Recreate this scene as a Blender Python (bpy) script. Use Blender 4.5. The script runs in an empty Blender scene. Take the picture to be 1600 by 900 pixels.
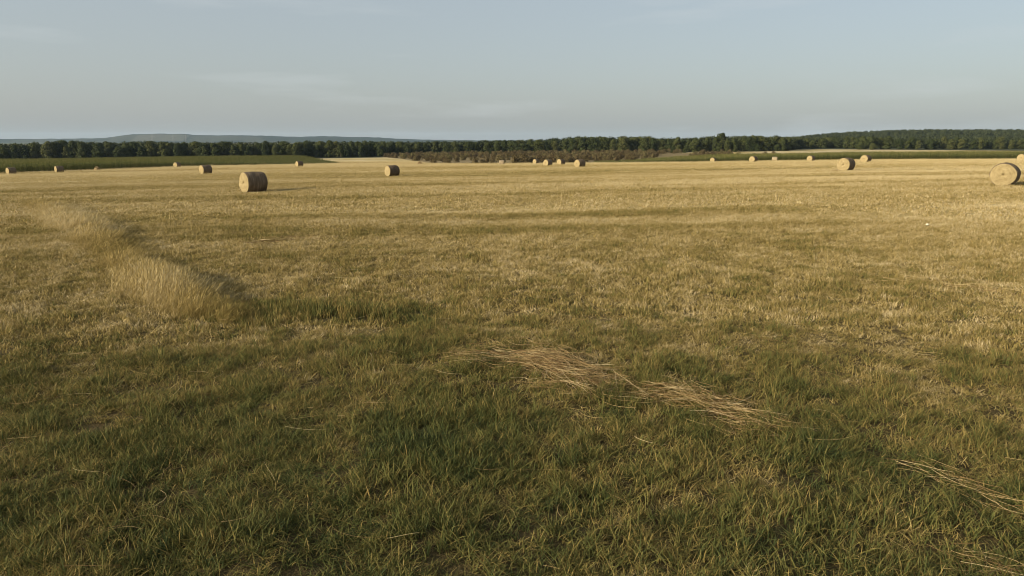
import bpy, math, numpy as np
from mathutils import Vector, Matrix

# ------------------------------------------------------------------ camera, sky, sun, exposure
sc = bpy.context.scene
col = sc.collection
F_PX, U0, V0, HORIZON = 1142.5, 800.0, 450.0, 218.0      # the lens in photograph pixels
PITCH = math.atan((V0 - HORIZON) / F_PX)
CAM_Z = 3.5
cam_data = bpy.data.cameras.new("camera")
cam = bpy.data.objects.new("camera", cam_data); col.objects.link(cam)
cam.location = (0, 0, CAM_Z)
cam.rotation_euler = (math.pi / 2 - PITCH, 0, 0)
cam_data.sensor_width = 36.0
cam_data.lens = 36.0 * F_PX / 1600.0
cam_data.clip_start = 0.05
cam_data.clip_end = 40000
sc.camera = cam

SUN_EL = math.radians(17.0)
SUN_AZ = math.atan2(-0.50, -0.86)                        # direction towards the sun, seen from above
sun_dir = Vector((math.cos(SUN_AZ) * math.cos(SUN_EL), math.sin(SUN_AZ) * math.cos(SUN_EL), math.sin(SUN_EL)))

world = bpy.data.worlds.new("World"); sc.world = world
world.use_nodes = True
wn, wl = world.node_tree.nodes, world.node_tree.links
wn.clear()
sky = wn.new("ShaderNodeTexSky"); sky.sky_type = 'NISHITA'; sky.sun_disc = False
sky.sun_elevation = SUN_EL
sky.sun_rotation = math.pi / 2 - SUN_AZ                  # clockwise from +Y
sky.altitude = 200; sky.air_density = 1.0; sky.dust_density = 3.0; sky.ozone_density = 1.5
bg = wn.new("ShaderNodeBackground"); bg.inputs[1].default_value = 0.080
wout = wn.new("ShaderNodeOutputWorld")
# thin high veil over the whole sky, with a few wisps
tc = wn.new("ShaderNodeTexCoord")
mp = wn.new("ShaderNodeMapping"); mp.inputs['Scale'].default_value = (1.6, 1.6, 13.0)
nz = wn.new("ShaderNodeTexNoise"); nz.inputs['Scale'].default_value = 2.3; nz.inputs['Detail'].default_value = 5
rp = wn.new("ShaderNodeValToRGB")
rp.color_ramp.elements[0].position = 0.56; rp.color_ramp.elements[0].color = (0.50, 0.50, 0.50, 1)
rp.color_ramp.elements[1].position = 0.74; rp.color_ramp.elements[1].color = (0.66, 0.66, 0.66, 1)
mx = wn.new("ShaderNodeMix"); mx.data_type = 'RGBA'
mx.inputs[7].default_value = (5.05, 5.4, 5.5, 1)          # veil radiance before the background strength
wl.new(tc.outputs['Generated'], mp.inputs[0]); wl.new(mp.outputs[0], nz.inputs['Vector'])
wl.new(nz.outputs['Fac'], rp.inputs[0]); wl.new(rp.outputs[0], mx.inputs[0])
wl.new(sky.outputs[0], mx.inputs[6]); wl.new(mx.outputs[2], bg.inputs[0]); wl.new(bg.outputs[0], wout.inputs[0])

sun_data = bpy.data.lights.new("sun", 'SUN')
sun_data.energy = 5.0; sun_data.angle = math.radians(0.6); sun_data.color = (1.0, 0.87, 0.67)
sun = bpy.data.objects.new("sun", sun_data); col.objects.link(sun)
sun.rotation_euler = (-sun_dir).to_track_quat('-Z', 'Y').to_euler()
sun.location = (-20, -20, 30)

vs = sc.view_settings
vs.view_transform = 'Standard'; vs.look = 'None'; vs.exposure = 0.60; vs.gamma = 1.0; vs.use_curve_mapping = False
sc.render.engine = 'CYCLES'
sc.cycles.use_denoising = True; sc.cycles.denoiser = 'OPENIMAGEDENOISE'; sc.cycles.denoising_prefilter = 'ACCURATE'
sc.cycles.filter_width = 1.0
sc.cycles.max_bounces = 3; sc.cycles.diffuse_bounces = 2; sc.cycles.transmission_bounces = 2; sc.cycles.glossy_bounces = 1
sc.cycles.volume_bounces = 0; sc.cycles.sample_clamp_indirect = 4

rng = np.random.default_rng(7)

# ------------------------------------------------------------------ helpers
def ray(u, v):
    a = (u - U0) / F_PX; b = (V0 - v) / F_PX
    cp, sp = math.cos(PITCH), math.sin(PITCH)
    return np.array([a, cp + b * sp, -sp + b * cp])

def at_depth(u, v, Y):
    d = ray(u, v); k = Y / d[1]
    return (d[0] * k, Y, CAM_Z + d[2] * k)

def tx(u, Y):                                            # x of photo column u at ground distance Y (near the horizon)
    return (u - U0) / F_PX * Y * math.cos(PITCH)

def sstep(a, b, x):
    t = np.clip((x - a) / (b - a), 0, 1); return t * t * (3 - 2 * t)

_tab = np.random.default_rng(99).random((256, 256))
def vnoise(x, y):
    x = np.asarray(x, float); y = np.asarray(y, float)
    xi = np.floor(x).astype(int); yi = np.floor(y).astype(int)
    fx = x - xi; fy = y - yi; fx = fx * fx * (3 - 2 * fx); fy = fy * fy * (3 - 2 * fy)
    g = lambda i, j: _tab[i & 255, j & 255]
    return (g(xi, yi) * (1 - fx) + g(xi + 1, yi) * fx) * (1 - fy) + (g(xi, yi + 1) * (1 - fx) + g(xi + 1, yi + 1) * fx) * fy
def fbm(x, y, o=4):
    s = 0; a = 0.5; n = 0
    for k in range(o):
        s = s + a * vnoise(x * 2 ** k + 17.3 * k, y * 2 ** k - 9.1 * k); n += a; a *= 0.5
    return s / n

def in_poly(x, y, poly):
    c = np.zeros(np.shape(x), bool); n = len(poly)
    for i in range(n):
        x0, y0 = poly[i]; x1, y1 = poly[(i + 1) % n]
        if y0 == y1: continue
        hit = ((y0 > y) != (y1 > y)) & (x < (x1 - x0) * (y - y0) / (y1 - y0) + x0)
        c ^= hit
    return c

def tag(o, label=None, cat=None, group=None, kind=None):
    if label: o["label"] = label
    if cat: o["category"] = cat
    if group: o["group"] = group
    if kind: o["kind"] = kind
    return o

def mesh_from(name, V, Fc, mat=None, smooth=False):
    me = bpy.data.meshes.new(name)
    me.from_pydata([tuple(v) for v in V], [], [tuple(f) for f in Fc])
    if mat: me.materials.append(mat)
    if smooth: me.polygons.foreach_set("use_smooth", np.ones(len(me.polygons), bool))
    me.update(); return me

def mesh_fast(name, V, Fq, mat=None, smooth=False):
    """V (n,3) float array, Fq (m,k) int array, all faces with k corners"""
    V = np.asarray(V, np.float32); Fq = np.asarray(Fq, np.int32)
    me = bpy.data.meshes.new(name)
    m, k = Fq.shape
    me.vertices.add(len(V)); me.vertices.foreach_set("co", V.ravel())
    me.loops.add(m * k); me.loops.foreach_set("vertex_index", Fq.ravel())
    me.polygons.add(m)
    me.polygons.foreach_set("loop_start", np.arange(0, m * k, k, dtype=np.int32))
    me.polygons.foreach_set("loop_total", np.full(m, k, np.int32))
    if smooth: me.polygons.foreach_set("use_smooth", np.ones(m, bool))
    if mat: me.materials.append(mat)
    me.update(calc_edges=True); me.validate(); return me

def attr(me, name, typ, data, dom='POINT'):
    a = me.attributes.new(name, typ, dom)
    a.data.foreach_set({'FLOAT': 'value', 'INT': 'value', 'FLOAT_VECTOR': 'vector', 'FLOAT_COLOR': 'color'}[typ], np.ascontiguousarray(data).ravel())

def obj(name, me, parent=None, loc=(0, 0, 0), rz=0.0):
    o = bpy.data.objects.new(name, me); col.objects.link(o)
    o.location = loc; o.rotation_euler = (0, 0, rz); o.parent = parent
    return o

# ------------------------------------------------------------------ materials
class NT:
    def __init__(s, name):
        s.m = bpy.data.materials.new(name); s.m.use_nodes = True
        s.n = s.m.node_tree.nodes; s.l = s.m.node_tree.links; s.n.clear()
        s.out = s.n.new("ShaderNodeOutputMaterial")
    def new(s, t, **kw):
        nd = s.n.new(t)
        for k, v in kw.items(): setattr(nd, k, v)
        return nd
    def link(s, a, b): s.l.new(a, b)
    def val(s, sock, v):
        if hasattr(v, 'is_linked') or hasattr(v, 'links'): s.l.new(v, sock)
        else: sock.default_value = v
    def math(s, op, a, b=0.0, c=0.0, clamp=False):
        nd = s.new("ShaderNodeMath", operation=op, use_clamp=clamp)
        s.val(nd.inputs[0], a); s.val(nd.inputs[1], b); s.val(nd.inputs[2], c); return nd.outputs[0]
    def mix(s, f, a, b, blend='MIX'):
        nd = s.new("ShaderNodeMix", data_type='RGBA', blend_type=blend)
        s.val(nd.inputs[0], f); s.val(nd.inputs[6], a); s.val(nd.inputs[7], b); return nd.outputs[2]
    def attr(s, name, typ='GEOMETRY'):
        return s.new("ShaderNodeAttribute", attribute_name=name, attribute_type=typ)
    def noise(s, vec, scale, detail=4, rough=0.55, out='Fac'):
        nd = s.new("ShaderNodeTexNoise"); nd.inputs['Scale'].default_value = scale
        nd.inputs['Detail'].default_value = detail; nd.inputs['Roughness'].default_value = rough
        s.link(vec, nd.inputs['Vector']); return nd.outputs[out]
    def mapping(s, vec, scale=(1, 1, 1), rot=(0, 0, 0)):
        nd = s.new("ShaderNodeMapping"); nd.inputs['Scale'].default_value = scale; nd.inputs['Rotation'].default_value = rot
        s.link(vec, nd.inputs[0]); return nd.outputs[0]
    def ramp(s, f, stops):
        nd = s.new("ShaderNodeValToRGB"); cr = nd.color_ramp
        while len(cr.elements) < len(stops): cr.elements.new(0.5)
        for e, (p, c) in zip(cr.elements, stops): e.position = p; e.color = (*c, 1)
        s.link(f, nd.inputs[0]); return nd.outputs[0]
    def diffuse(s, c, rough=1.0, normal=None, spec=0.2, trans=0.0):
        p = s.new("ShaderNodeBsdfPrincipled"); s.val(p.inputs['Base Color'], c)
        p.inputs['Roughness'].default_value = rough; p.inputs['Specular IOR Level'].default_value = spec
        if normal is not None: s.link(normal, p.inputs['Normal'])
        sh = p.outputs[0]
        if trans:
            t = s.new("ShaderNodeBsdfTranslucent"); s.val(t.inputs[0], c)
            m = s.new("ShaderNodeMixShader"); m.inputs[0].default_value = trans
            s.link(sh, m.inputs[1]); s.link(t.outputs[0], m.inputs[2]); sh = m.outputs[0]
        s.link(sh, s.out.inputs[0]); return s.m
    def bump(s, h, strength, dist):
        nd = s.new("ShaderNodeBump"); nd.inputs['Strength'].default_value = strength; nd.inputs['Distance'].default_value = dist
        s.link(h, nd.inputs['Height']); return nd.outputs[0]

DRY_STOPS = [(0.00, (0.042, 0.056, 0.020)), (0.18, (0.080, 0.092, 0.026)), (0.36, (0.140, 0.130, 0.038)),
             (0.52, (0.206, 0.156, 0.049)), (0.68, (0.298, 0.224, 0.078)), (0.84, (0.405, 0.320, 0.142)), (1.00, (0.53, 0.435, 0.250))]

def grass_material(name, jitter=0.46, trans=0.20, tip=0.10):
    t = NT(name)
    dry = t.attr("dry", 'INSTANCER').outputs['Fac']
    rnd = t.attr("rnd").outputs['Fac']; al = t.attr("along").outputs['Fac']
    f = t.math('MULTIPLY_ADD', rnd, jitter, t.math('SUBTRACT', dry, jitter * 0.5))
    f = t.math('MULTIPLY_ADD', al, tip, f, clamp=True)
    return t.diffuse(t.ramp(f, DRY_STOPS), 0.75, spec=0.12, trans=trans)
M_GRASS = grass_material("grass_blades")
M_TALL = grass_material("tall_grass", jitter=0.26, trans=0.34, tip=0.14)

def straw_material():
    t = NT("straw"); rnd = t.attr("rnd").outputs['Fac']
    c = t.ramp(rnd, [(0.0, (0.15, 0.085, 0.034)), (0.4, (0.29, 0.195, 0.080)), (0.8, (0.43, 0.325, 0.150)), (1.0, (0.58, 0.475, 0.27))])
    return t.diffuse(c, 0.6, spec=0.3, trans=0.12)
M_STRAW = straw_material()

def ground_material():
    t = NT("ground")
    pos = t.new("ShaderNodeNewGeometry").outputs['Position']
    dry = t.attr("dry").outputs['Fac']; soil = t.attr("soil").outputs['Fac']
    zone = t.attr("zone").outputs['Color']; zw = t.attr("zonew").outputs['Fac']
    n1 = t.noise(t.mapping(pos, (0.30, 1.6, 1.0)), 1.0, 8, 0.65)
    n2 = t.noise(pos, 9.0, 5, 0.7)
    f = t.math('MULTIPLY_ADD', t.math('SUBTRACT', n1, 0.5), 0.34, dry)
    f = t.math('MULTIPLY_ADD', t.math('SUBTRACT', n2, 0.5), 0.30, f, clamp=True)
    c = t.ramp(f, DRY_STOPS)
    thatch = t.mix(n2, (0.030, 0.023, 0.012, 1), (0.095, 0.068, 0.030, 1))
    c = t.mix(soil, c, thatch)
    zc = t.mix(t.math('MULTIPLY', n1, 0.7), zone, (0.30, 0.30, 0.30, 1), 'MULTIPLY')
    zc = t.mix(0.5, zc, zone)
    c = t.mix(zw, c, zc)
    bmp = t.bump(t.math('ADD', n2, t.noise(pos, 30, 3)), 0.6, 0.05)
    return t.diffuse(c, 0.95, bmp, 0.1)

def leaf_material(name, stops, trans=0.15):
    t = NT(name)
    oi = t.new("ShaderNodeObjectInfo").outputs['Random']
    rnd = t.attr("rnd").outputs['Fac']
    f = t.math('MULTIPLY_ADD', rnd, 0.45, t.math('MULTIPLY', oi, 0.55), clamp=True)
    return t.diffuse(t.ramp(f, stops), 0.8, spec=0.12, trans=trans)
M_LEAF = leaf_material("tree_leaves", [(0.0, (0.020, 0.030, 0.010)), (0.35, (0.038, 0.050, 0.015)), (0.7, (0.066, 0.076, 0.023)), (1.0, (0.115, 0.112, 0.040))])
M_LEAF_BG = leaf_material("far_tree_leaves", [(0.0, (0.020, 0.029, 0.012)), (1.0, (0.058, 0.068, 0.026))])
M_SHRUB = leaf_material("brown_shrub_leaves", [(0.0, (0.060, 0.043, 0.022)), (0.4, (0.095, 0.072, 0.034)), (0.75, (0.125, 0.102, 0.045)), (1.0, (0.125, 0.125, 0.045))])
M_CORN = leaf_material("corn_leaves", [(0.0, (0.080, 0.092, 0.022)), (0.5, (0.140, 0.146, 0.040)), (0.85, (0.210, 0.200, 0.065)), (1.0, (0.34, 0.27, 0.11))], 0.25)

def bark_material():
    t = NT("bark"); pos = t.new("ShaderNodeTexCoord").outputs['Object']
    n = t.noise(t.mapping(pos, (6, 6, 1.2)), 2.0, 5)
    return t.diffuse(t.mix(n, (0.05, 0.038, 0.027, 1), (0.17, 0.135, 0.10, 1)), 0.95, t.bump(n, 0.8, 0.05), 0.1)
M_BARK = bark_material()

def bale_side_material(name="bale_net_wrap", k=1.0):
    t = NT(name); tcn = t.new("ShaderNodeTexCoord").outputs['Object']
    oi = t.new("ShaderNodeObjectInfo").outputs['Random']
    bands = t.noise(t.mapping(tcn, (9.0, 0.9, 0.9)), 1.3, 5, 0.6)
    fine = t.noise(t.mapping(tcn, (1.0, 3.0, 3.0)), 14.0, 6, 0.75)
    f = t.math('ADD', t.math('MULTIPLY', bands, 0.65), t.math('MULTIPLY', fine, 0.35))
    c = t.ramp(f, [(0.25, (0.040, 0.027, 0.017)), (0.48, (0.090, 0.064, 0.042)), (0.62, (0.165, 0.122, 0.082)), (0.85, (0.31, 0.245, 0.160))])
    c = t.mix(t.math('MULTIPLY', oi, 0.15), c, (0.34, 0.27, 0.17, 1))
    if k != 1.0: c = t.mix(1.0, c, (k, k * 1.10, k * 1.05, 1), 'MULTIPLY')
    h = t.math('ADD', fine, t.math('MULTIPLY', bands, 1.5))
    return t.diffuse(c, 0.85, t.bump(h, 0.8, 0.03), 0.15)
def bale_end_material():
    t = NT("bale_straw_end"); tcn = t.new("ShaderNodeTexCoord").outputs['Object']
    sep = t.new("ShaderNodeSeparateXYZ"); t.link(tcn, sep.inputs[0])
    y, z = sep.outputs[1], t.math('SUBTRACT', sep.outputs[2], 0.66)
    r = t.math('SQRT', t.math('ADD', t.math('MULTIPLY', y, y), t.math('MULTIPLY', z, z)))
    th = t.math('ARCTAN2', z, y)
    n0 = t.noise(tcn, 3.5, 5, 0.65)
    comb = t.new("ShaderNodeCombineXYZ")
    t.link(t.math('MULTIPLY_ADD', n0, 0.10, t.math('MULTIPLY_ADD', th, 0.016, r)), comb.inputs[0])
    t.link(t.math('MULTIPLY', th, 0.35), comb.inputs[1])
    rings = t.noise(t.mapping(comb.outputs[0], (26, 3.0, 1)), 1.0, 4, 0.7)
    fine = t.noise(tcn, 40.0, 4, 0.8)
    big = t.noise(tcn, 4.2, 3, 0.6)
    f = t.math('ADD', t.math('MULTIPLY', rings, 0.45), t.math('MULTIPLY', fine, 0.30))
    f = t.math('MULTIPLY_ADD', big, 0.26, f)
    core = t.math('SUBTRACT', 1.0, t.math('MULTIPLY', r, 9.0), clamp=True)
    f = t.math('MULTIPLY_ADD', core, -0.25, f)
    c = t.ramp(f, [(0.30, (0.10, 0.070, 0.030)), (0.43, (0.24, 0.185, 0.088)), (0.56, (0.35, 0.285, 0.150)), (0.78, (0.50, 0.42, 0.25))])
    return t.diffuse(c, 0.85, t.bump(t.math('ADD', rings, fine), 0.9, 0.04), 0.15)
M_BSIDE, M_BEND = bale_side_material(), bale_end_material()
M_BSIDE_LIT = bale_side_material("sunlit_net_wrap", 2.2)  # lit copy of the net wrap: sunlight painted into its paler colour

def plain(name, c, rough=0.8):
    t = NT(name); pos = t.new("ShaderNodeTexCoord").outputs['Object']
    n = t.noise(pos, 25.0, 4)
    return t.diffuse(t.mix(n, tuple(x * 0.8 for x in c) + (1,), tuple(min(1, x * 1.15) for x in c) + (1,)), rough)
M_STEEL = plain("galvanised_steel", (0.30, 0.31, 0.32), 0.5)
M_WHITE = plain("white_scrap", (0.60, 0.55, 0.42), 0.5)

# ------------------------------------------------------------------ terrain heights
CP = []
def cp(u, v, Y): CP.append(at_depth(u, v, Y))
def cz(x, y, z): CP.append((x, y, z))
for a in ((0, 0), (0, 8), (6, 12), (-6, 12), (0, 18), (-14, 20), (14, 20), (0, -60), (-60, -40), (60, -40), (-40, 0), (40, 0)): cz(a[0], a[1], 0.02 * max(-20, min(20, a[0])) * 0.6)
# straw bales give the fall of the field: column, foot, distance
for u, v, Y in ((17, 273, 138), (93, 270, 150), (277, 261, 205), (322, 272.5, 108), (397, 301.3, 48.5), (468, 261, 172), (614, 276, 88),
                (784, 258, 190), (856, 260, 155), (905, 262, 120), (1113, 254, 190), (1177, 254, 155), (1267, 252, 172),
                (1321, 267.3, 76), (1352, 254.5, 128), (1567, 291, 43), (1594, 252, 138)): cp(u, v, Y)
# field edges, corn and the foot of the wood
for u, v, Y in ((-150, 276, 140), (0, 271, 155), (150, 265.5, 175), (340, 259.5, 205), (500, 256, 240), (660, 256, 232), (780, 256, 215), (950, 255, 212),
                (1100, 254, 212), (1200, 252.3, 215), (1350, 250.2, 225), (1500, 249.8, 225), (1650, 248.5, 225),
                (540, 246, 420), (800, 240, 460), (1000, 239, 455), (1150, 236.5, 440), (1290, 231.5, 520), (1450, 233.5, 470), (1600, 233, 470), (1850, 232.5, 480),
                (1350, 239.0, 385), (1550, 239.0, 385), (720, 248, 320), (900, 247.5, 320)): cp(u, v, Y)
for u, Y, z in ((0, 350, -7.7), (0, 420, -8.6), (300, 360, -6.6), (300, 430, -7.2), (-250, 380, -8.4), (540, 600, -9), (0, 620, -12), (900, 620, -6), (1450, 700, -1.0), (1800, 700, -1.0)):
    cz(tx(u, Y), Y, z)
CP = np.array(CP)
def _tps(d2): return np.where(d2 > 1e-9, d2 * np.log(np.sqrt(d2) + 1e-9), 0)
_P = CP[:, :2] / 100.0; _n = len(CP)
_K = _tps(((_P[:, None] - _P[None]) ** 2).sum(-1)) + np.eye(_n) * 0.02
_A = np.zeros((_n + 3, _n + 3)); _A[:_n, :_n] = _K; _A[:_n, _n] = 1; _A[:_n, _n + 1:] = _P; _A[_n, :_n] = 1; _A[_n + 1:, :_n] = _P.T
_W = np.linalg.solve(_A, np.concatenate([CP[:, 2], np.zeros(3)]))
def far_height(x, y):
    hill = 20.0 * sstep(230, 560, x) * np.exp(-((y - 1050) / 330.0) ** 2)
    return -13.0 - 6.0 * sstep(900, 4000, np.hypot(x, y)) + hill
def H0(x, y):
    x = np.asarray(x, float); y = np.asarray(y, float)
    sh = x.shape; x = x.ravel(); y = y.ravel(); out = np.zeros(len(x))
    for i in range(0, len(x), 20000):
        px, py = x[i:i + 20000], y[i:i + 20000]
        r = np.hypot(px, py); k = np.minimum(1, 720 / np.maximum(r, 1e-6))
        q = np.stack([px * k, py * k], 1) / 100
        d2 = ((q[:, None] - _P[None]) ** 2).sum(-1)
        z = _tps(d2) @ _W[:_n] + _W[_n] + q @ _W[_n + 1:]
        z = np.where(py < 0, z * np.exp(-(py / 60) ** 2), z)
        w = sstep(560, 820, r)
        out[i:i + 20000] = z * (1 - w) + far_height(px, py) * w
    return out.reshape(sh)
def H(x, y):
    x = np.asarray(x, float); y = np.asarray(y, float)
    r = np.hypot(x, y)
    near = 1 - sstep(25, 70, r)
    rel = (fbm(x * 1.3, y * 1.3, 3) - 0.5) * 0.10 * near + (fbm(x * 0.12 + 5, y * 0.12, 3) - 0.5) * 0.30 * (1 - sstep(60, 200, r))
    return H0(x, y) + rel
def Hs(x, y): return float(H(np.array([x]), np.array([y]))[0])
def ground_hit(u, v):
    """where the sight line through a photograph pixel meets the ground"""
    d = ray(u, v); ks = np.geomspace(3, 1500, 1500)
    x, y, z = d[0] * ks, d[1] * ks, CAM_Z + d[2] * ks
    s = z - H(x, y); i = int(np.argmax(s < 0)) or len(ks) - 1
    a, b = s[i - 1], s[i]; f = a / (a - b) if a != b else 0
    k = ks[i - 1] + (ks[i] - ks[i - 1]) * f
    return np.array([d[0] * k, d[1] * k, CAM_Z + d[2] * k])

# ------------------------------------------------------------------ ground cover
def uy(pts): return [(tx(u, Y), Y) for u, Y in pts]
CORN_L = uy([(-220, 132), (0, 156), (150, 177), (277, 208), (340, 212), (500, 242), (527, 254), (492, 300), (455, 345), (400, 372), (300, 376), (0, 358), (-220, 345)])
CORN_R = uy([(930, 218), (1100, 214), (1200, 217), (1350, 227), (1500, 227), (1800, 230), (1800, 318), (1340, 306), (1200, 285), (1060, 262), (930, 238)])
SHRUB = uy([(600, 395), (640, 300), (668, 240), (780, 222), (940, 222), (1060, 270), (1215, 300), (1215, 345), (1100, 395), (1040, 440), (900, 440), (600, 440)])

PATCH = []                                                # (x, y, rx, ry, rotation, change of dryness)
def patch(u, v, wu, wv, amount, rot=0.0):
    p = ground_hit(u, v); q = ground_hit(u + wu, v); s = ground_hit(u, v - wv)
    PATCH.append((p[0], p[1], max(0.15, abs(q[0] - p[0])), max(0.15, abs(s[1] - p[1])), rot, amount))
for a in ((535, 522, 100, 20, 0.12), (480, 515, 50, 16, 0.08), (460, 490, 75, 12, -0.22), (560, 492, 60, 11, -0.20), (420, 480, 40, 12, -0.14), (1000, 289, 420, 9, 0.13), (1100, 332, 480, 12, -0.05), (130, 525, 240, 45, 0.06), (1500, 560, 200, 50, 0.05), (250, 330, 300, 16, -0.06), (1500, 300, 180, 8, 0.06), (700, 265, 400, 3, -0.05), (650, 505, 50, 10, -0.16),
          (600, 545, 70, 20, -0.16), (270, 470, 120, 40, 0.10), (250, 545, 130, 16, 0.10), (60, 640, 55, 30, -0.12), (700, 700, 130, 50, -0.14), (230, 720, 60, 40, -0.10),
          (880, 800, 60, 50, -0.06), (640, 780, 40, 25, 0.10), (520, 700, 40, 25, 0.13), (1060, 630, 90, 25, 0.12), (880, 585, 70, 25, 0.10), (1450, 460, 45, 10, 0.12),
          (1380, 492, 30, 7, 0.10), (1290, 720, 70, 40, -0.06), (60, 480, 140, 40, 0.06), (1240, 380, 200, 20, -0.06), (1000, 390, 160, 16, 0.06), (540, 705, 22, 16, 0.25),
          (340, 560, 30, 14, -0.12), (1100, 540, 90, 12, 0.10), (640, 860, 60, 30, -0.08), (960, 860, 80, 40, 0.05)): patch(*a)

def dryness_and_sheen(x, y):
    x = np.asarray(x, float); y = np.asarray(y, float)
    r = np.hypot(x, y); t = x / np.maximum(y, 1.0)
    d = np.interp(r, [3, 6, 8, 10, 13, 17, 23, 32, 50, 80, 130, 220], [.26, .28, .31, .38, .49, .56, .61, .66, .71, .76, .82, .84])
    d = d + 0.10 * sstep(0.0, 0.7, t) * sstep(14, 40, r) + 0.04 * np.clip(t, -1, 1) * (1 - sstep(10, 25, r))  # paler on the far right: sheen of front-lit stubble painted into the tone
    d = d + (fbm(x * 0.55 + 3, y * 0.55, 4) - 0.5) * 0.42 * (1 - 0.6 * sstep(12, 40, r))
    d = d + (fbm(x * 2.3 + 31, y * 2.3, 3) - 0.5) * 0.56 * (1 - sstep(10, 40, r))
    bend = y + 1.5 * fbm(x * 0.03, y * 0.03, 2) - 0.05 * x
    d = d + (fbm(x * 0.035 + 9, bend * 0.42, 4) - 0.5) * 0.62 * sstep(14, 34, r)
    d = d + (fbm(x * 0.012 + 2, bend * 0.085 + 7, 3) - 0.5) * 0.60 * sstep(30, 70, r)
    for px, py, rx, ry, rot, am in PATCH:
        e = ((x - px) / rx) ** 2 + ((y - py) / ry) ** 2
        d = d + am * np.exp(-e * 0.9) * (0.6 + 0.8 * fbm(x * 1.9 + px, y * 1.9, 2))
    return np.clip(d, 0.0, 1.0)

# ------------------------------------------------------------------ ground sheet
ang = np.concatenate([np.linspace(-46, 46, 310), np.linspace(46, 314, 90)[1:-1]])
ang = np.radians(90 - ang)
rad = np.geomspace(1.2, 9000, 400)
A, R = np.meshgrid(ang, rad)
gx, gy = (R * np.cos(A)).ravel(), (R * np.sin(A)).ravel()
gz = H(gx, gy)
na, nr = len(ang), len(rad)
i, j = np.meshgrid(np.arange(na), np.arange(nr - 1))
i = i.ravel(); j = j.ravel(); i2 = (i + 1) % na
quads = np.stack([j * na + i, (j + 1) * na + i, (j + 1) * na + i2, j * na + i2], 1)[:, ::-1]
V = np.stack([gx, gy, gz], 1)
V = np.vstack([V, [[0, 0, Hs(0, 0)]]])
gx, gy = V[:, 0], V[:, 1]
M_GROUND = ground_material()
me = bpy.data.meshes.new("ground")
faces = [tuple(q) for q in quads.tolist()] + [(len(V) - 1, (k + 1) % na, k) for k in range(na)]
me.from_pydata(V.tolist(), [], faces)
me.materials.append(M_GROUND)
me.polygons.foreach_set("use_smooth", np.ones(len(me.polygons), bool))
gr = np.hypot(gx, gy)
attr(me, "dry", 'FLOAT', dryness_and_sheen(gx, gy).astype(np.float32))
attr(me, "soil", 'FLOAT', 0.92 * (1 - sstep(9, 34, gr)).astype(np.float32))
zone = np.zeros((len(V), 4), np.float32); zone[:, 3] = 1; zw = np.zeros(len(V), np.float32)
def paint(mask, c, w=1.0): zone[mask, :3] = c; zw[mask] = w
paint((gr > 395) & (gy > 0) & (gx / np.maximum(gy, 1) < -0.05), (0.05, 0.055, 0.025))
paint((gr > 520), (0.055, 0.06, 0.028))
fields = fbm(gx / 700.0 + 3.7, gy / 700.0, 2)
paint((gr > 1500) & (fields > 0.55), (0.22, 0.19, 0.10)); paint((gr > 1500) & (fields < 0.42), (0.07, 0.09, 0.035))
paint(in_poly(gx, gy, CORN_L) | in_poly(gx, gy, CORN_R), (0.12, 0.09, 0.05))
sh_in = in_poly(gx, gy, SHRUB)
paint(sh_in, (0.19, 0.145, 0.070), 0.85)
attr(me, "zone", 'FLOAT_COLOR', zone); attr(me, "zonew", 'FLOAT', zw)
me.update()
ground = obj("ground", me)
tag(ground, "mown golden grass field sloping gently away to the woods", "field", kind="structure")

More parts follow.
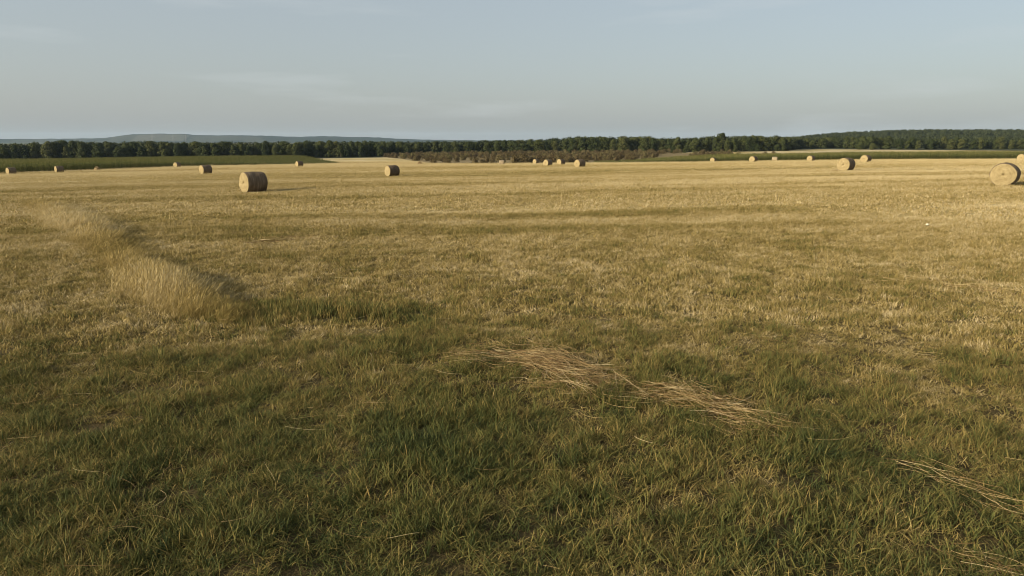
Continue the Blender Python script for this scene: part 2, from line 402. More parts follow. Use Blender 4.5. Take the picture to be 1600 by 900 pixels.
# ------------------------------------------------------------------ distant hills
def hills():
    t = NT("hills"); c = t.attr("zone").outputs['Color']
    pos = t.new("ShaderNodeNewGeometry").outputs['Position']
    n = t.noise(pos, 0.02, 5)
    mat = t.diffuse(t.mix(t.math('MULTIPLY', n, 0.8), c, (0.35, 0.38, 0.30, 1), 'MULTIPLY'), 1.0, spec=0.0)
    crest_u = [-700, -200, -60, 0, 60, 110, 165, 180, 200, 220, 260, 290, 305, 330, 380, 430, 470, 500, 520, 560, 590, 620, 680, 800, 1000, 1500]
    crest_v = [219, 218, 218, 217.5, 217, 216.5, 215.5, 213, 210.5, 209.2, 208.9, 209.6, 210.8, 211.6, 211.2, 212.6, 213.6, 212.6, 213.0, 214.6, 214.6, 217, 218.6, 219.5, 220, 221]
    us = np.linspace(-700, 1500, 420); ds = np.linspace(0, 1, 30)
    Vv, cc = [], []
    for d in ds:
        for u in us:
            Y = 5200 + 3000 * d
            top = at_depth(u, float(np.interp(u, crest_u, crest_v)), 6400)[2] + 6 * (vnoise(u * 0.13, 3.3) - 0.5)
            prof = math.sin(math.pi * min(1, d / 0.8) * 0.5) if d < 0.4 / 0.5 * 0.5 else 1.0
            prof = float(sstep(0, 0.4, d)) * (1 - 0.5 * float(sstep(0.45, 1, d)))
            z = -22 + (top + 22) * prof + 4 * (float(fbm(u * 0.03, d * 8, 3)) - 0.5) * float(sstep(0, 0.3, d)) * (1 - float(sstep(0.25, 0.4, d)))
            x = (u - U0) / F_PX * 6400 * math.cos(PITCH) * (0.85 + 0.37 * d)
            Vv.append((x, Y, z))
            k = float(fbm(u * 0.018 + 4, d * 5.0, 3))
            w = (0.028, 0.040, 0.028)
            if k > 0.62: w = (0.07, 0.075, 0.05)
            if 222 < u < 300 and 0.13 < d < 0.32: w = (0.13, 0.125, 0.09)
            if d > 0.335: w = (0.022, 0.032, 0.022)
            cc.append((*w, 1))
    n = len(us); Fq = [(r * n + k, r * n + k + 1, (r + 1) * n + k + 1, (r + 1) * n + k) for r in range(len(ds) - 1) for k in range(n - 1)]
    m = mesh_fast("hills", np.array(Vv), np.array(Fq), mat, True)
    attr(m, "zone", 'FLOAT_COLOR', np.array(cc, np.float32))
    o = obj("hills", m); tag(o, "low blue hazy hills on the far left horizon", "hills", kind="structure")
hills()

# ------------------------------------------------------------------ instancing of uncountable growth (grass, crops)
def scatter(name, P, rot, scl, pick, sources, extra, label, cat):
    me = bpy.data.meshes.new(name)
    me.vertices.add(len(P)); me.vertices.foreach_set("co", np.asarray(P, np.float32).ravel())
    attr(me, "rot", 'FLOAT_VECTOR', np.asarray(rot, np.float32)); attr(me, "scl", 'FLOAT_VECTOR', np.asarray(scl, np.float32))
    attr(me, "pick", 'INT', np.asarray(pick, np.int32))
    for k, v in extra.items(): attr(me, k, 'FLOAT', np.asarray(v, np.float32))
    me.update()
    for m in sources[0].materials: me.materials.append(m)
    o = obj(name, me); tag(o, label, cat, kind="stuff")
    g = bpy.data.node_groups.new(name, 'GeometryNodeTree')
    g.interface.new_socket("Geometry", in_out='INPUT', socket_type='NodeSocketGeometry')
    g.interface.new_socket("Geometry", in_out='OUTPUT', socket_type='NodeSocketGeometry')
    n, l = g.nodes, g.links
    gi, go = n.new("NodeGroupInput"), n.new("NodeGroupOutput")
    g2i = n.new("GeometryNodeGeometryToInstance")
    for s in reversed(sources):
        so = bpy.data.objects.new(s.name, s)             # never linked to the scene: only the source of the blades
        oi = n.new("GeometryNodeObjectInfo"); oi.inputs[0].default_value = so
        l.new(oi.outputs['Geometry'], g2i.inputs[0])
    iop = n.new("GeometryNodeInstanceOnPoints")
    def named(nm, typ):
        a = n.new("GeometryNodeInputNamedAttribute"); a.data_type = typ; a.inputs[0].default_value = nm; return a.outputs[0]
    l.new(gi.outputs[0], iop.inputs['Points']); l.new(g2i.outputs[0], iop.inputs['Instance'])
    iop.inputs['Pick Instance'].default_value = True
    l.new(named("pick", 'INT'), iop.inputs['Instance Index'])
    l.new(named("rot", 'FLOAT_VECTOR'), iop.inputs['Rotation']); l.new(named("scl", 'FLOAT_VECTOR'), iop.inputs['Scale'])
    l.new(iop.outputs[0], go.inputs[0])
    mod = o.modifiers.new("growth", 'NODES'); mod.node_group = g
    return o

def blades(name, n, spread, h, w, lean, curl, mat, seed, segs=3, bias=(0, 0)):
    """a tuft: n bent tapering blades"""
    rg = np.random.default_rng(seed)
    Vs, Fs, rn, al = [], [], [], []
    for b in range(n):
        a = rg.uniform(0, 2 * math.pi); rr = spread * math.sqrt(rg.random())
        bx, by = rr * math.cos(a), rr * math.sin(a)
        hh = h * rg.uniform(0.55, 1.25); ww = w * rg.uniform(0.7, 1.3)
        la = rg.uniform(0, 2 * math.pi); ln = abs(rg.normal(0, lean)); cu = abs(rg.normal(0, curl))
        dx, dy = math.cos(la) + bias[0], math.sin(la) + bias[1]
        fa = rg.uniform(0, 2 * math.pi); sx, sy = math.cos(fa), math.sin(fa)
        r = rg.random(); base = len(Vs)
        for k in range(segs + 1):
            t = k / segs
            o = ln * t + cu * t * t
            zz = hh * (t - 0.30 * min(1.6, cu) * t * t) - 0.015 * (k == 0)
            px, py = bx + dx * o * hh, by + dy * o * hh
            wk = ww * 0.5 * (1 - 0.85 * t ** 1.6)
            if k == segs:
                Vs.append((px, py, zz)); rn.append(r); al.append(1)
            else:
                Vs += [(px - sx * wk, py - sy * wk, zz), (px + sx * wk, py + sy * wk, zz)]; rn += [r, r]; al += [t, t]
        for k in range(segs - 1):
            q = base + 2 * k; Fs.append((q, q + 1, q + 3, q + 2))
        q = base + 2 * (segs - 1); Fs.append((q, q + 1, q + 2))
    m = mesh_from(name, Vs, Fs, mat)
    attr(m, "rnd", 'FLOAT', np.array(rn, np.float32)); attr(m, "along", 'FLOAT', np.array(al, np.float32))
    return m

def wedge(n, r0, r1, half):
    r = np.sqrt(rng.uniform(r0 * r0, r1 * r1, n)); a = rng.uniform(-half, half, n)
    return r * np.sin(a), r * np.cos(a)

# level of detail sets: (tuft radius, blade height, blade width, blades)
LOD = []
for s in range(4): LOD.append(blades("blade_tuft", 13, 0.055, 0.118, 0.0105, 0.55, 1.1, M_GRASS, 10 + s, 4))            # lush, near
for s in range(4): LOD.append(blades("blade_tuft", 13, 0.060, 0.080, 0.0090, 0.65, 0.7, M_GRASS, 20 + s, 3))            # cut, near
for s in range(4): LOD.append(blades("blade_tuft", 20, 0.13, 0.105, 0.016, 0.5, 0.6, M_GRASS, 30 + s, 2))               # middle distance
for s in range(4): LOD.append(blades("blade_tuft", 30, 0.36, 0.095, 0.032, 0.5, 0.5, M_GRASS, 40 + s, 2))
for s in range(4): LOD.append(blades("blade_tuft", 60, 1.3, 0.085, 0.045, 0.5, 0.4, M_GRASS, 50 + s, 2))

def field_grass():
    P, Rr, S, K, D = [], [], [], [], []
    for r0, r1, dens, lod, hs in ((1.8, 15, 240, 0, 1.0), (13, 37, 70, 2, 1.0), (33, 95, 13, 3, 1.0), (85, 300, 1.6, 4, 1.0)):
        HALF = math.radians({0: 78, 2: 52, 3: 46, 4: 43}[lod])
        area = HALF * (r1 * r1 - r0 * r0)
        x, y = wedge(int(area * dens), r0, r1, HALF); r = np.hypot(x, y)
        keep = np.ones(len(x), bool)
        if r0 > 3: keep &= rng.random(len(x)) < sstep(r0, r0 * 1.17, r)
        keep &= rng.random(len(x)) < 1 - sstep(r1 * 0.86, r1, r)
        gap = fbm(x * 1.7 + 11, y * 1.7, 3)
        keep &= rng.random(len(x)) < 0.50 + 0.50 * sstep(0.30, 0.52, gap) + sstep(10, 20, r)
        keep &= ~(in_poly(x, y, CORN_L) | in_poly(x, y, CORN_R) | in_poly(x, y, SHRUB))
        x, y, r = x[keep], y[keep], r[keep]; n = len(x)
        d = np.clip(dryness_and_sheen(x, y) + rng.normal(0, 1, n) * np.interp(r, [10, 60, 120], [0.10, 0.06, 0.025]), 0, 1)
        lush = 1 - sstep(0.30, 0.58, d)
        hh = (0.35 + 1.5 * fbm(x * 1.5 + 40, y * 1.5, 3)) * rng.uniform(0.7, 1.4, n) * (0.68 + 0.40 * lush)
        hh *= 1 - 0.35 * sstep(40, 120, r)
        for px, py, rx, ry, rot, am in PATCH:
            if am < -0.15: hh *= 1 + 0.45 * np.exp(-(((x - px) / rx) ** 2 + ((y - py) / ry) ** 2))
        sub = rng.integers(0, 4, n)
        k = np.where(rng.random(n) < lush, sub, 4 + sub) if lod == 0 else (lod * 4 + sub)
        P.append(np.stack([x, y, H(x, y) - 0.004], 1))
        tilt = rng.normal(0, 0.14, (n, 2))
        Rr.append(np.stack([tilt[:, 0], tilt[:, 1], rng.uniform(0, 6.28, n)], 1))
        sx = rng.uniform(0.8, 1.25, n)
        S.append(np.stack([sx, sx, hh], 1)); K.append(k); D.append(d)
    scatter("field_grass", np.vstack(P), np.vstack(Rr), np.vstack(S), np.concatenate(K), LOD, {"dry": np.concatenate(D)},
            "mown grass stubble, green in front and golden further off, over the whole field", "grass")
field_grass()

# ------------------------------------------------------------------ ridge of uncut tall dry grass
def tall_tuft(name, seed, n=26, h=0.62, spread=0.18, w=0.0045):
    rg = np.random.default_rng(seed); Vs, Fs, rn, al = [], [], [], []
    for b in range(n):
        a = rg.uniform(0, 6.28); rr = spread * math.sqrt(rg.random()); bx, by = rr * math.cos(a), rr * math.sin(a)
        hh = h * rg.uniform(0.5, 1.15); la = rg.normal(0.25, 1.1); ln = abs(rg.normal(0.16, 0.12)); cu = abs(rg.normal(0.22, 0.14))
        fa = rg.uniform(0, 6.28); sx, sy = math.cos(fa), math.sin(fa); r = rg.random(); base = len(Vs)
        head = rg.random() < 0.6
        prof = [(0, .5), (.35, .45), (.66, .35), (.80, 1.7 if head else .3), (.92, 1.3 if head else .2)]
        for t, ww in prof:
            o = (ln * t + cu * t * t) * hh; zz = hh * (t - 0.18 * t * t) - 0.02 * (t == 0)
            px, py = bx + math.cos(la) * o, by + math.sin(la) * o
            Vs += [(px - sx * w * ww, py - sy * w * ww, zz), (px + sx * w * ww, py + sy * w * ww, zz)]; rn += [r, r]; al += [t, t]
        o = (ln + cu) * hh; Vs.append((bx + math.cos(la) * o, by + math.sin(la) * o, hh * 0.84)); rn.append(r); al.append(1)
        for k in range(4):
            q = base + 2 * k; Fs.append((q, q + 1, q + 3, q + 2))
        q = base + 8; Fs.append((q, q + 1, q + 2))
    m = mesh_from(name, Vs, Fs, M_TALL)
    attr(m, "rnd", 'FLOAT', np.array(rn, np.float32)); attr(m, "along", 'FLOAT', np.array(al, np.float32))
    return m

def tall_grass():
    src = [tall_tuft("tall_tuft", 70 + s) for s in range(5)]
    # foot of the strip: photo column and row, half width, height, dryness
    LN = [(58, 318, .5, .35, .55), (88, 336, .75, .50, .76), (118, 354, .8, .56, .80), (148, 372, .7, .48, .74), (178, 396, .6, .36, .50), (212, 424, .55, .42, .64),
          (248, 450, .65, .54, .74), (285, 474, .6, .50, .74), (322, 492, .45, .40, .52), (372, 504, .4, .26, .38)]
    line = np.array([ground_hit(q[0], q[1])[:2] for q in LN]); pr = np.array([q[2:] for q in LN])
    X, Yy, Hh, Dd, Of = [], [], [], [], []
    for k in range(len(LN) - 1):
        p0, p1 = line[k], line[k + 1]; L = np.linalg.norm(p1 - p0); w = (pr[k, 0] + pr[k + 1, 0]) / 2
        m_ = int(L * 2 * w * (150 if k > 4 else 90)); f = rng.random(m_); off = np.clip(rng.normal(0, 0.55, m_), -1.5, 1.5)
        nrm = np.array([-(p1 - p0)[1], (p1 - p0)[0]]) / L; ww = pr[k, 0] * (1 - f) + pr[k + 1, 0] * f
        X.append(p0[0] + (p1 - p0)[0] * f + nrm[0] * off * ww); Yy.append(p0[1] + (p1 - p0)[1] * f + nrm[1] * off * ww)
        Hh.append(pr[k, 1] * (1 - f) + pr[k + 1, 1] * f); Dd.append(pr[k, 2] * (1 - f) + pr[k + 1, 2] * f); Of.append(off)
    x, y, hb, d, off = (np.concatenate(q) for q in (X, Yy, Hh, Dd, Of))
    clump = fbm(x * 1.1, y * 1.1, 3)
    keep = rng.random(len(x)) < 0.2 + 0.8 * sstep(0.3, 0.58, clump)
    x, y, hb, d, off = x[keep], y[keep], hb[keep], d[keep], off[keep]; n = len(x)
    hgt = hb / 0.62 * (1 - 0.35 * np.minimum(1, np.abs(off))) * (0.55 + 0.95 * fbm(x * 0.9 + 3, y * 0.9, 3)) * rng.uniform(0.75, 1.2, n)
    d = d + rng.normal(0, 0.06, n) + (fbm(x, y, 2) - .5) * .2
    xy = np.interp(np.hypot(x, y), [12, 45], [0.8, 1.5])
    S = np.stack([xy, xy, hgt], 1)
    scatter("tall_dry_grass", np.stack([x, y, H(x, y)], 1), np.stack([rng.normal(0, .08, n), rng.normal(0, .08, n), rng.normal(0, 0.5, n)], 1), S,
            rng.integers(0, 5, n), src, {"dry": np.clip(d, 0, 1)}, "uncut strip of tall pale feathery grass on the left of the field", "tall grass")
tall_grass()

# ------------------------------------------------------------------ cut straw lying on the grass
def stems(name, P, heading, length, lift, width, seed, bow=0.12):
    """long thin three-sided stalks joined into one mesh"""
    rg = np.random.default_rng(seed); Vs, Fs, rn = [], [], []
    K = 6
    for (x, y), hd, L in zip(P, heading, length):
        r = rg.random(); b = rg.normal(0, bow); w = width * rg.uniform(0.7, 1.3); z0 = lift * rg.uniform(0.3, 1.2); tl = rg.normal(0, 0.10)
        c, s = math.cos(hd), math.sin(hd); base = len(Vs)
        for k in range(K):
            t = k / (K - 1) - 0.5
            px, py = x + c * L * t - s * b * L * (4 * t * t), y + s * L * t + c * b * L * (4 * t * t)
            wk = w * (1 - 0.5 * (k == K - 1))
            z = z0 + max(-0.8 * z0, tl * L * t)
            for q in range(3):
                a = q * 2.094
                Vs.append((px - s * wk * math.cos(a), py + c * wk * math.cos(a), z + wk * math.sin(a))); rn.append(r)
        for k in range(K - 1):
            for q in range(3):
                p0 = base + 3 * k + q; p1 = base + 3 * k + (q + 1) % 3
                Fs.append((p0, p1, p1 + 3, p0 + 3))
    Vs = np.array(Vs); Vs[:, 2] += H(Vs[:, 0], Vs[:, 1])
    m = mesh_fast(name, Vs, np.array(Fs), M_STRAW)
    attr(m, "rnd", 'FLOAT', np.array(rn, np.float32))
    return m

def swath(name, pts, n, spread, L, label, lift=0.085, width=0.0024, hj=0.45, seed=1):
    line = np.array([ground_hit(u, v)[:2] for u, v in pts]); seg = np.linalg.norm(np.diff(line, axis=0), axis=1); cum = np.concatenate([[0], np.cumsum(seg)])
    rg = np.random.default_rng(seed)
    s = rg.uniform(0, cum[-1], n); s = np.where(rg.random(n) < 0.5, s, cum[-1] * rg.beta(2, 2, n))
    x, y = np.interp(s, cum, line[:, 0]), np.interp(s, cum, line[:, 1])
    hd0 = np.arctan2(np.interp(s, cum, np.gradient(line[:, 1])), np.interp(s, cum, np.gradient(line[:, 0])))
    x = x + rg.normal(0, spread, n); y = y + rg.normal(0, spread, n)
    hd = hd0 + rg.normal(0, hj, n)
    m = stems(name, np.stack([x, y], 1), hd, L * rg.uniform(0.3, 1.15, n), lift, width, seed + 50, 0.22)
    o = obj(name, m); tag(o, label, "straw", kind="stuff"); return o
swath("straw_swath", [(735, 566), (800, 562), (860, 575), (935, 600), (950, 618)], 560, 0.27, 0.75, "left half of the raked pale straw wisp lying on the green grass", seed=3, hj=0.55, lift=0.12)
swath("straw_swath", [(800, 548), (850, 560), (890, 590), (930, 610)], 240, 0.30, 0.5, "loose pale straw stalks fanned behind the raked wisp", seed=4, hj=0.7, lift=0.12)
swath("straw_swath", [(985, 618), (1040, 622), (1085, 622), (1130, 645), (1170, 668), (1220, 676)], 440, 0.19, 0.55, "right half of the raked wisp, browner straw trailing to a point", seed=5, hj=0.6, lift=0.11)
swath("straw_swath", [(1440, 735), (1510, 765), (1560, 790), (1640, 815)], 45, 0.16, 0.6, "pale straw streak entering at the lower right edge", seed=6, hj=0.35)
swath("straw_swath", [(1500, 893), (1560, 897), (1640, 905)], 40, 0.10, 0.5, "straw patch at the bottom right corner", seed=7, hj=0.6)
swath("straw_swath", [(1340, 438), (1450, 445), (1620, 468)], 60, 0.25, 0.6, "faint straw line across the right of the field", seed=8, hj=0.3, width=0.004)
swath("straw_swath", [(380, 385), (440, 375), (500, 372)], 50, 0.40, 0.8, "short straw line right of the tall grass strip", seed=9, hj=0.3, width=0.008)

def loose():
    x, y = wedge(800, 4.0, 26, math.radians(41)); n = len(x)
    hd = rng.normal(-0.35, 0.9, n)
    m = stems("loose_straw", np.stack([x, y], 1), hd, rng.uniform(0.12, 0.65, n) ** 1.0, 0.11, 0.0022, 77, 0.16)
    tag(obj("loose_straw", m), "single cut straw stalks scattered over the near grass", "straw", kind="stuff")
loose()

# ------------------------------------------------------------------ round straw bales
BR, BL = 0.675, 1.28
def bale_meshes(seed, hi):
    rg = np.random.default_rng(seed); nt, nl, nring = (64, 18, 18) if hi else (36, 8, 8)
    th = np.linspace(0, 2 * math.pi, nt, endpoint=False)
    ox, oy = rg.uniform(0, 50, 2)
    def radius(t, s):                                     # s along the axis -1..1
        r = BR * (1 + 0.032 * (vnoise(np.cos(t) * 2.5 + ox, np.sin(t) * 2.5 + s * 2.2 + oy) - 0.5) * 2)
        r = r * (1 + 0.012 * np.cos(s * 2.2)) * (1 - 0.04 * np.abs(s) ** 11)
        if hi: r = r + 0.012 * (vnoise(t * 9 + ox, s * 9 + oy) - 0.5) + 0.006 * np.sin(s * 34 + 2 * vnoise(t * 2, s))
        return r
    def pos(t, r, x):
        y = r * np.cos(t) * 1.015; z = r * np.sin(t)
        z = np.where(z < -0.60, -0.60 + (z + 0.60) * 0.25, z)   # the weight flattens the foot
        return np.stack([x + 0 * t, y, z + 0.618], -1)
    S = np.linspace(-1, 1, nl + 1)
    V = np.concatenate([pos(th, radius(th, s), s * BL / 2 + 0 * th) for s in S])
    Fq = np.array([(a * nt + b, a * nt + (b + 1) % nt, (a + 1) * nt + (b + 1) % nt, (a + 1) * nt + b) for a in range(nl) for b in range(nt)])
    side = mesh_fast("bale_side", V, Fq, M_BSIDE, True)
    ends = []
    for e in (-1, 1):
        V, Fq = [], []
        for k in range(nring + 1):
            q = 1 - k / nring; q = max(q, 0.02)
            rr = radius(th, e * 1.0 + 0 * th) * q
            ridge = 0.022 * np.sin(q * 40 + th + 2.5 * vnoise(np.cos(th) * 2 + ox, q * 6)) * (0.3 + 0.7 * q) if hi else 0
            lump = (-0.05 * math.exp(-(q / 0.12) ** 2)) + 0.13 * (fbm(rr * np.cos(th) * 3.5 + ox, rr * np.sin(th) * 3.5 + e * 9 + oy, 3) - 0.5) * min(1, (1 - q) * 6)
            bulge = 0.045 * math.sqrt(max(0, 1 - q * q))
            x = e * (BL / 2 - 0.002 + bulge) + e * (ridge * min(1, (1 - q) * 8) + lump)
            V.append(pos(th, rr, x))
        V = np.concatenate(V)
        for a in range(nring):
            for b in range(nt): Fq.append((a * nt + b, a * nt + (b + 1) % nt, (a + 1) * nt + (b + 1) % nt, (a + 1) * nt + b))
        ends.append(mesh_fast("bale_end", V, np.array(Fq), M_BEND, True))
    # stray stalks standing off the ends, the rims and the back
    Vs, Fs, rn = [], [], []
    for k in range(520 if hi else 160):
        t = rg.uniform(0, 6.28); kind = rg.random(); r = rg.random()
        if kind < 0.66:
            e = 1 if rg.random() < 0.5 else -1; q = math.sqrt(rg.random()) * 0.98
            p = np.array([e * (BL / 2 + 0.02), BR * q * math.cos(t), 0.618 + max(-0.58, BR * q * math.sin(t))])
            d = np.array([e * rg.uniform(0.15, 0.9), rg.normal(0, .7) - 0.7 * math.sin(t), rg.normal(0, .5) + 0.7 * math.cos(t) - 0.3])
        else:
            p = np.array([rg.uniform(-1, 1) * BL / 2, BR * math.cos(t), 0.618 + max(-0.58, BR * math.sin(t))])
            d = np.array([rg.normal(0, .4), math.cos(t) * 0.3 - 0.9 * math.sin(t), math.sin(t) * 0.3 + 0.9 * math.cos(t)])
        d = d / np.linalg.norm(d); L = rg.uniform(0.05, 0.17); w = 0.006 if hi else 0.012
        up = np.cross(d, rg.normal(size=3)); up /= np.linalg.norm(up); q0 = len(Vs)
        Vs += [p - up * w / 2, p + up * w / 2, p + d * L + np.array([0, 0, -0.02])]; rn += [r] * 3; Fs.append((q0, q0 + 1, q0 + 2))
    tuft = mesh_fast("stray_straw", np.array(Vs), np.array(Fs), M_STRAW); attr(tuft, "rnd", 'FLOAT', np.array(rn, np.float32))
    return side, ends, tuft
BALE_HI = [bale_meshes(200 + s, True) for s in range(3)]
BALE_LO = [bale_meshes(300 + s, False) for s in range(4)]

def bale(u, v, hpx, face, label, hi=False, k=0):
    """face: how far the visible end is turned away from the sight line, degrees; the end looks to the left of the sight line when positive"""
    p = ground_hit(u, v - 0.4)
    d = Vector((p[0], p[1], 0)).normalized()
    dist = math.hypot(p[0], p[1])
    size = hpx / F_PX * p[1] * 1.0 / (2 * BR * 0.985)
    size = min(1.12, max(0.90, size))
    c = -d                                                # towards the camera
    r = Vector((d.y, -d.x, 0))
    a = math.radians(face); n = -r * math.sin(a) + c * math.cos(a)
    root = bpy.data.objects.new("straw_bale", None); col.objects.link(root)
    root.location = (p[0] + d.x * 0.5, p[1] + d.y * 0.5, 0)
    root.location.z = Hs(root.location.x, root.location.y) - 0.01
    root.rotation_euler = (0, 0, math.atan2(n.y, n.x)); root.scale = (size, size, size)
    tag(root, label, "straw bale", "round straw bales left on the field")
    side, ends, tuft = (BALE_HI if hi else BALE_LO)[k % (3 if hi else 4)]
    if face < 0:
        side = side.copy(); side.materials.clear(); side.materials.append(M_BSIDE_LIT)
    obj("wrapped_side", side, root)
    for e in ends: obj("end_face", e, root)
    tag(obj("stray_straw", tuft, root), kind="stuff")
    return root
LB = [
 (18, 273, 11, 66, "round bale nearest the left edge of the photo, before the corn"),
 (93, 270, 10.5, 72, "small dark-sided round bale, second from the left edge, before the corn"),
 (277, 261.8, 7.8, 45, "tiny pale round bale touching the edge of the left corn field"),
 (322, 272.5, 14.5, 64, "round bale left of and behind the large dark-sided bale"),
 (397, 301.3, 32.5, 64, "large dark-sided round bale casting a long thin shadow to the right"),
 (468, 261, 9, 62, "small round bale before the pointed tip of the left corn field"),
 (613, 276, 17.5, 60, "round bale standing alone below the left end of the brown shrubs"),
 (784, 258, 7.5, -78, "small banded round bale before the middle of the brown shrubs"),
 (837.5, 256.3, 7.5, 40, "smallest and farthest round bale of the cluster of four"),
 (856, 260, 10.5, 42, "second round bale from the left in the cluster of four"),
 (876.5, 258.2, 9.5, 42, "third round bale from the left in the cluster of four"),
 (906, 262, 12.7, 48, "largest, rightmost round bale in the cluster of four"),
 (1114, 254, 7.5, 20, "small round bale showing a pale round end at the start of the right corn strip"),
 (1177, 254, 9.7, 30, "round bale left of the square-looking pale one before the right corn strip"),
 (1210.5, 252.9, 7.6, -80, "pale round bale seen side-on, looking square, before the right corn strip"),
 (1267, 252.7, 9.3, 30, "round bale between the square-looking one and the large torn one"),
 (1321, 267.3, 20.5, 24, "mid-sized round bale with torn end and straw spilled at its foot"),
 (1352.5, 254.5, 12, 28, "round bale just right of and behind the torn one"),
 (1568, 291, 36, 8, "largest round bale, its ringed straw end facing the camera, right edge"),
 (1597, 252.3, 11.5, 20, "round bale cut by the right edge of the photo, behind the largest"),
]
BALES = {}
for q, (u, v, h, f, lab) in enumerate(LB): BALES[u] = bale(u, v, h, f, lab, hi=h > 12, k=q)

def heap(name, u, v, rx, rh, n, label, L=0.35, seed=5, w=0.008):
    """a low heap of loose straw: stalks over a mounded core"""
    rg = np.random.default_rng(seed); p = ground_hit(u, v)
    q = rx * np.sqrt(rg.random(n)); a = rg.uniform(0, 6.28, n)
    x, y = p[0] + q * np.cos(a), p[1] + q * np.sin(a)
    m = stems(name, np.stack([x, y], 1), rg.uniform(0, 6.28, n), L * rg.uniform(.5, 1.3, n), 0.03, w, seed)
    co = np.zeros(len(m.vertices) * 3, np.float32); m.vertices.foreach_get("co", co); co = co.reshape(-1, 3)
    e = np.minimum(1, np.hypot(co[:, 0] - p[0], co[:, 1] - p[1]) / rx); mound = np.where(True, (1 - e * e) * rh, 0)
    co[:, 2] += mound * rg.uniform(0.2, 1.0, n).repeat(18)
    m.vertices.foreach_set("co", co.ravel()); m.update()
    tag(obj(name, m), label, "straw heap", kind="stuff")
heap("straw_heap", 1308, 267.0, 0.6, 0.10, 130, "straw spilled from the torn bale at its left foot", 0.40, 11, 0.010)
heap("straw_heap", 656, 257.0, 0.85, 1.0, 420, "low yellow lump of straw before the left end of the brown shrubs", 0.5, 12, 0.04)
heap("straw_heap", 152, 266.6, 0.8, 0.95, 420, "low brown lump of straw at the edge of the left corn field", 0.5, 13, 0.04)

# ------------------------------------------------------------------ trees
def leafy(name, seed, hgt, rad, lobes, leaves, leaf, mat, z0=0.08, squash=1.0):
    """a crown: leaf-sized faces over many uneven lobes"""
    rg = np.random.default_rng(seed); C = []
    for k in range(lobes):
        f = (k + 0.5) / lobes; zc = hgt * (z0 + (0.90 - z0) * f)
        env = rad * (0.55 + 0.45 * math.sin(math.pi * min(1, f * 0.95 + 0.12))) * (1.0 if f < 0.7 else 1.25 - 0.95 * (f - 0.45))
        a = rg.uniform(0, 6.28); q = env * math.sqrt(rg.random()) * 0.62
        C.append((q * math.cos(a), q * math.sin(a), zc, rad * rg.uniform(0.32, 0.58)))
    Vs, Fs, rn = [], [], []
    for k in range(leaves):
        cx, cy, czz, cr = C[rg.integers(len(C))]
        n = rg.normal(size=3); n /= np.linalg.norm(n)
        q = cr * (0.78 + 0.30 * rg.random())
        p = np.array([cx + n[0] * q, cy + n[1] * q, czz + n[2] * q * 0.85 * squash])
        if p[2] < 0.05: p[2] = 0.05 + 0.4 * rg.random()
        nn = n + rg.normal(0, 0.35, 3); nn /= np.linalg.norm(nn)
        t = np.cross(nn, rg.normal(size=3)); t /= np.linalg.norm(t); b = np.cross(nn, t)
        s = leaf * rg.uniform(0.6, 1.35); q0 = len(Vs)
        Vs += [p - t * s, p - b * s * 0.6 + nn * s * 0.15, p + t * s, p + b * s * 0.6 + nn * s * 0.15]
        Fs.append((q0, q0 + 1, q0 + 2, q0 + 3)); r = rg.random(); rn += [r] * 4
    m = mesh_fast(name, np.array(Vs), np.array(Fs), mat); attr(m, "rnd", 'FLOAT', np.array(rn, np.float32))
    return m
def tube(Vs, Fs, p0, p1, r0, r1, n=7):
    p0, p1 = Vector(p0), Vector(p1); d = (p1 - p0).normalized(); a = d.orthogonal().normalized(); b = d.cross(a); base = len(Vs)
    for p, r in ((p0, r0), ((p0 + p1) / 2 + a * r0 * 0.2, (r0 + r1) / 2), (p1, r1)):
        for k in range(n):
            t = 2 * math.pi * k / n; Vs.append(tuple(p + (a * math.cos(t) + b * math.sin(t)) * r))
    for s in range(2):
        for k in range(n): Fs.append((base + s * n + k, base + s * n + (k + 1) % n, base + (s + 1) * n + (k + 1) % n, base + (s + 1) * n + k))
def trunk_mesh(seed, hgt, r=0.2, forks=6):
    rg = np.random.default_rng(seed); Vs, Fs = [], []
    tube(Vs, Fs, (0, 0, -0.2), (rg.normal(0, .15), rg.normal(0, .15), hgt * 0.55), r, r * 0.55)
    for k in range(forks):
        z = hgt * rg.uniform(0.25, 0.55); a = rg.uniform(0, 6.28); L = hgt * rg.uniform(0.18, 0.32)
        tube(Vs, Fs, (0, 0, z), (L * 0.7 * math.cos(a), L * 0.7 * math.sin(a), z + L * 0.8), r * 0.45, r * 0.12, 5)
    return mesh_from("trunk", Vs, Fs, M_BARK, True)
TREES = []
for s in range(8):
    hh = 10.0; rr = [3.4, 3.9, 3.0, 4.3, 3.6, 4.0, 2.8, 3.5][s]
    TREES.append((leafy("crown", 400 + s, hh, rr, [15, 18, 13, 20, 16, 18, 12, 15][s], 2400, 0.33, M_LEAF), trunk_mesh(450 + s, hh)))
SHRUBS = [(leafy("foliage", 500 + s, 1.5, 1.0, 9, 420, 0.12, M_SHRUB, 0.1), trunk_mesh(550 + s, 1.5, 0.05, 5)) for s in range(6)]

def plant(name, part1, meshes, x, y, scale, sz, label, cat, group, rnd):
    root = bpy.data.objects.new(name, None); col.objects.link(root)
    root.location = (x, y, Hs(x, y) - 0.03); root.rotation_euler = (0, 0, rnd * 6.28); root.scale = (scale, scale, sz)
    tag(root, label, cat, group)
    obj(part1, meshes[0], root); obj("trunk" if cat == "tree" else "stem", meshes[1], root)
    return root

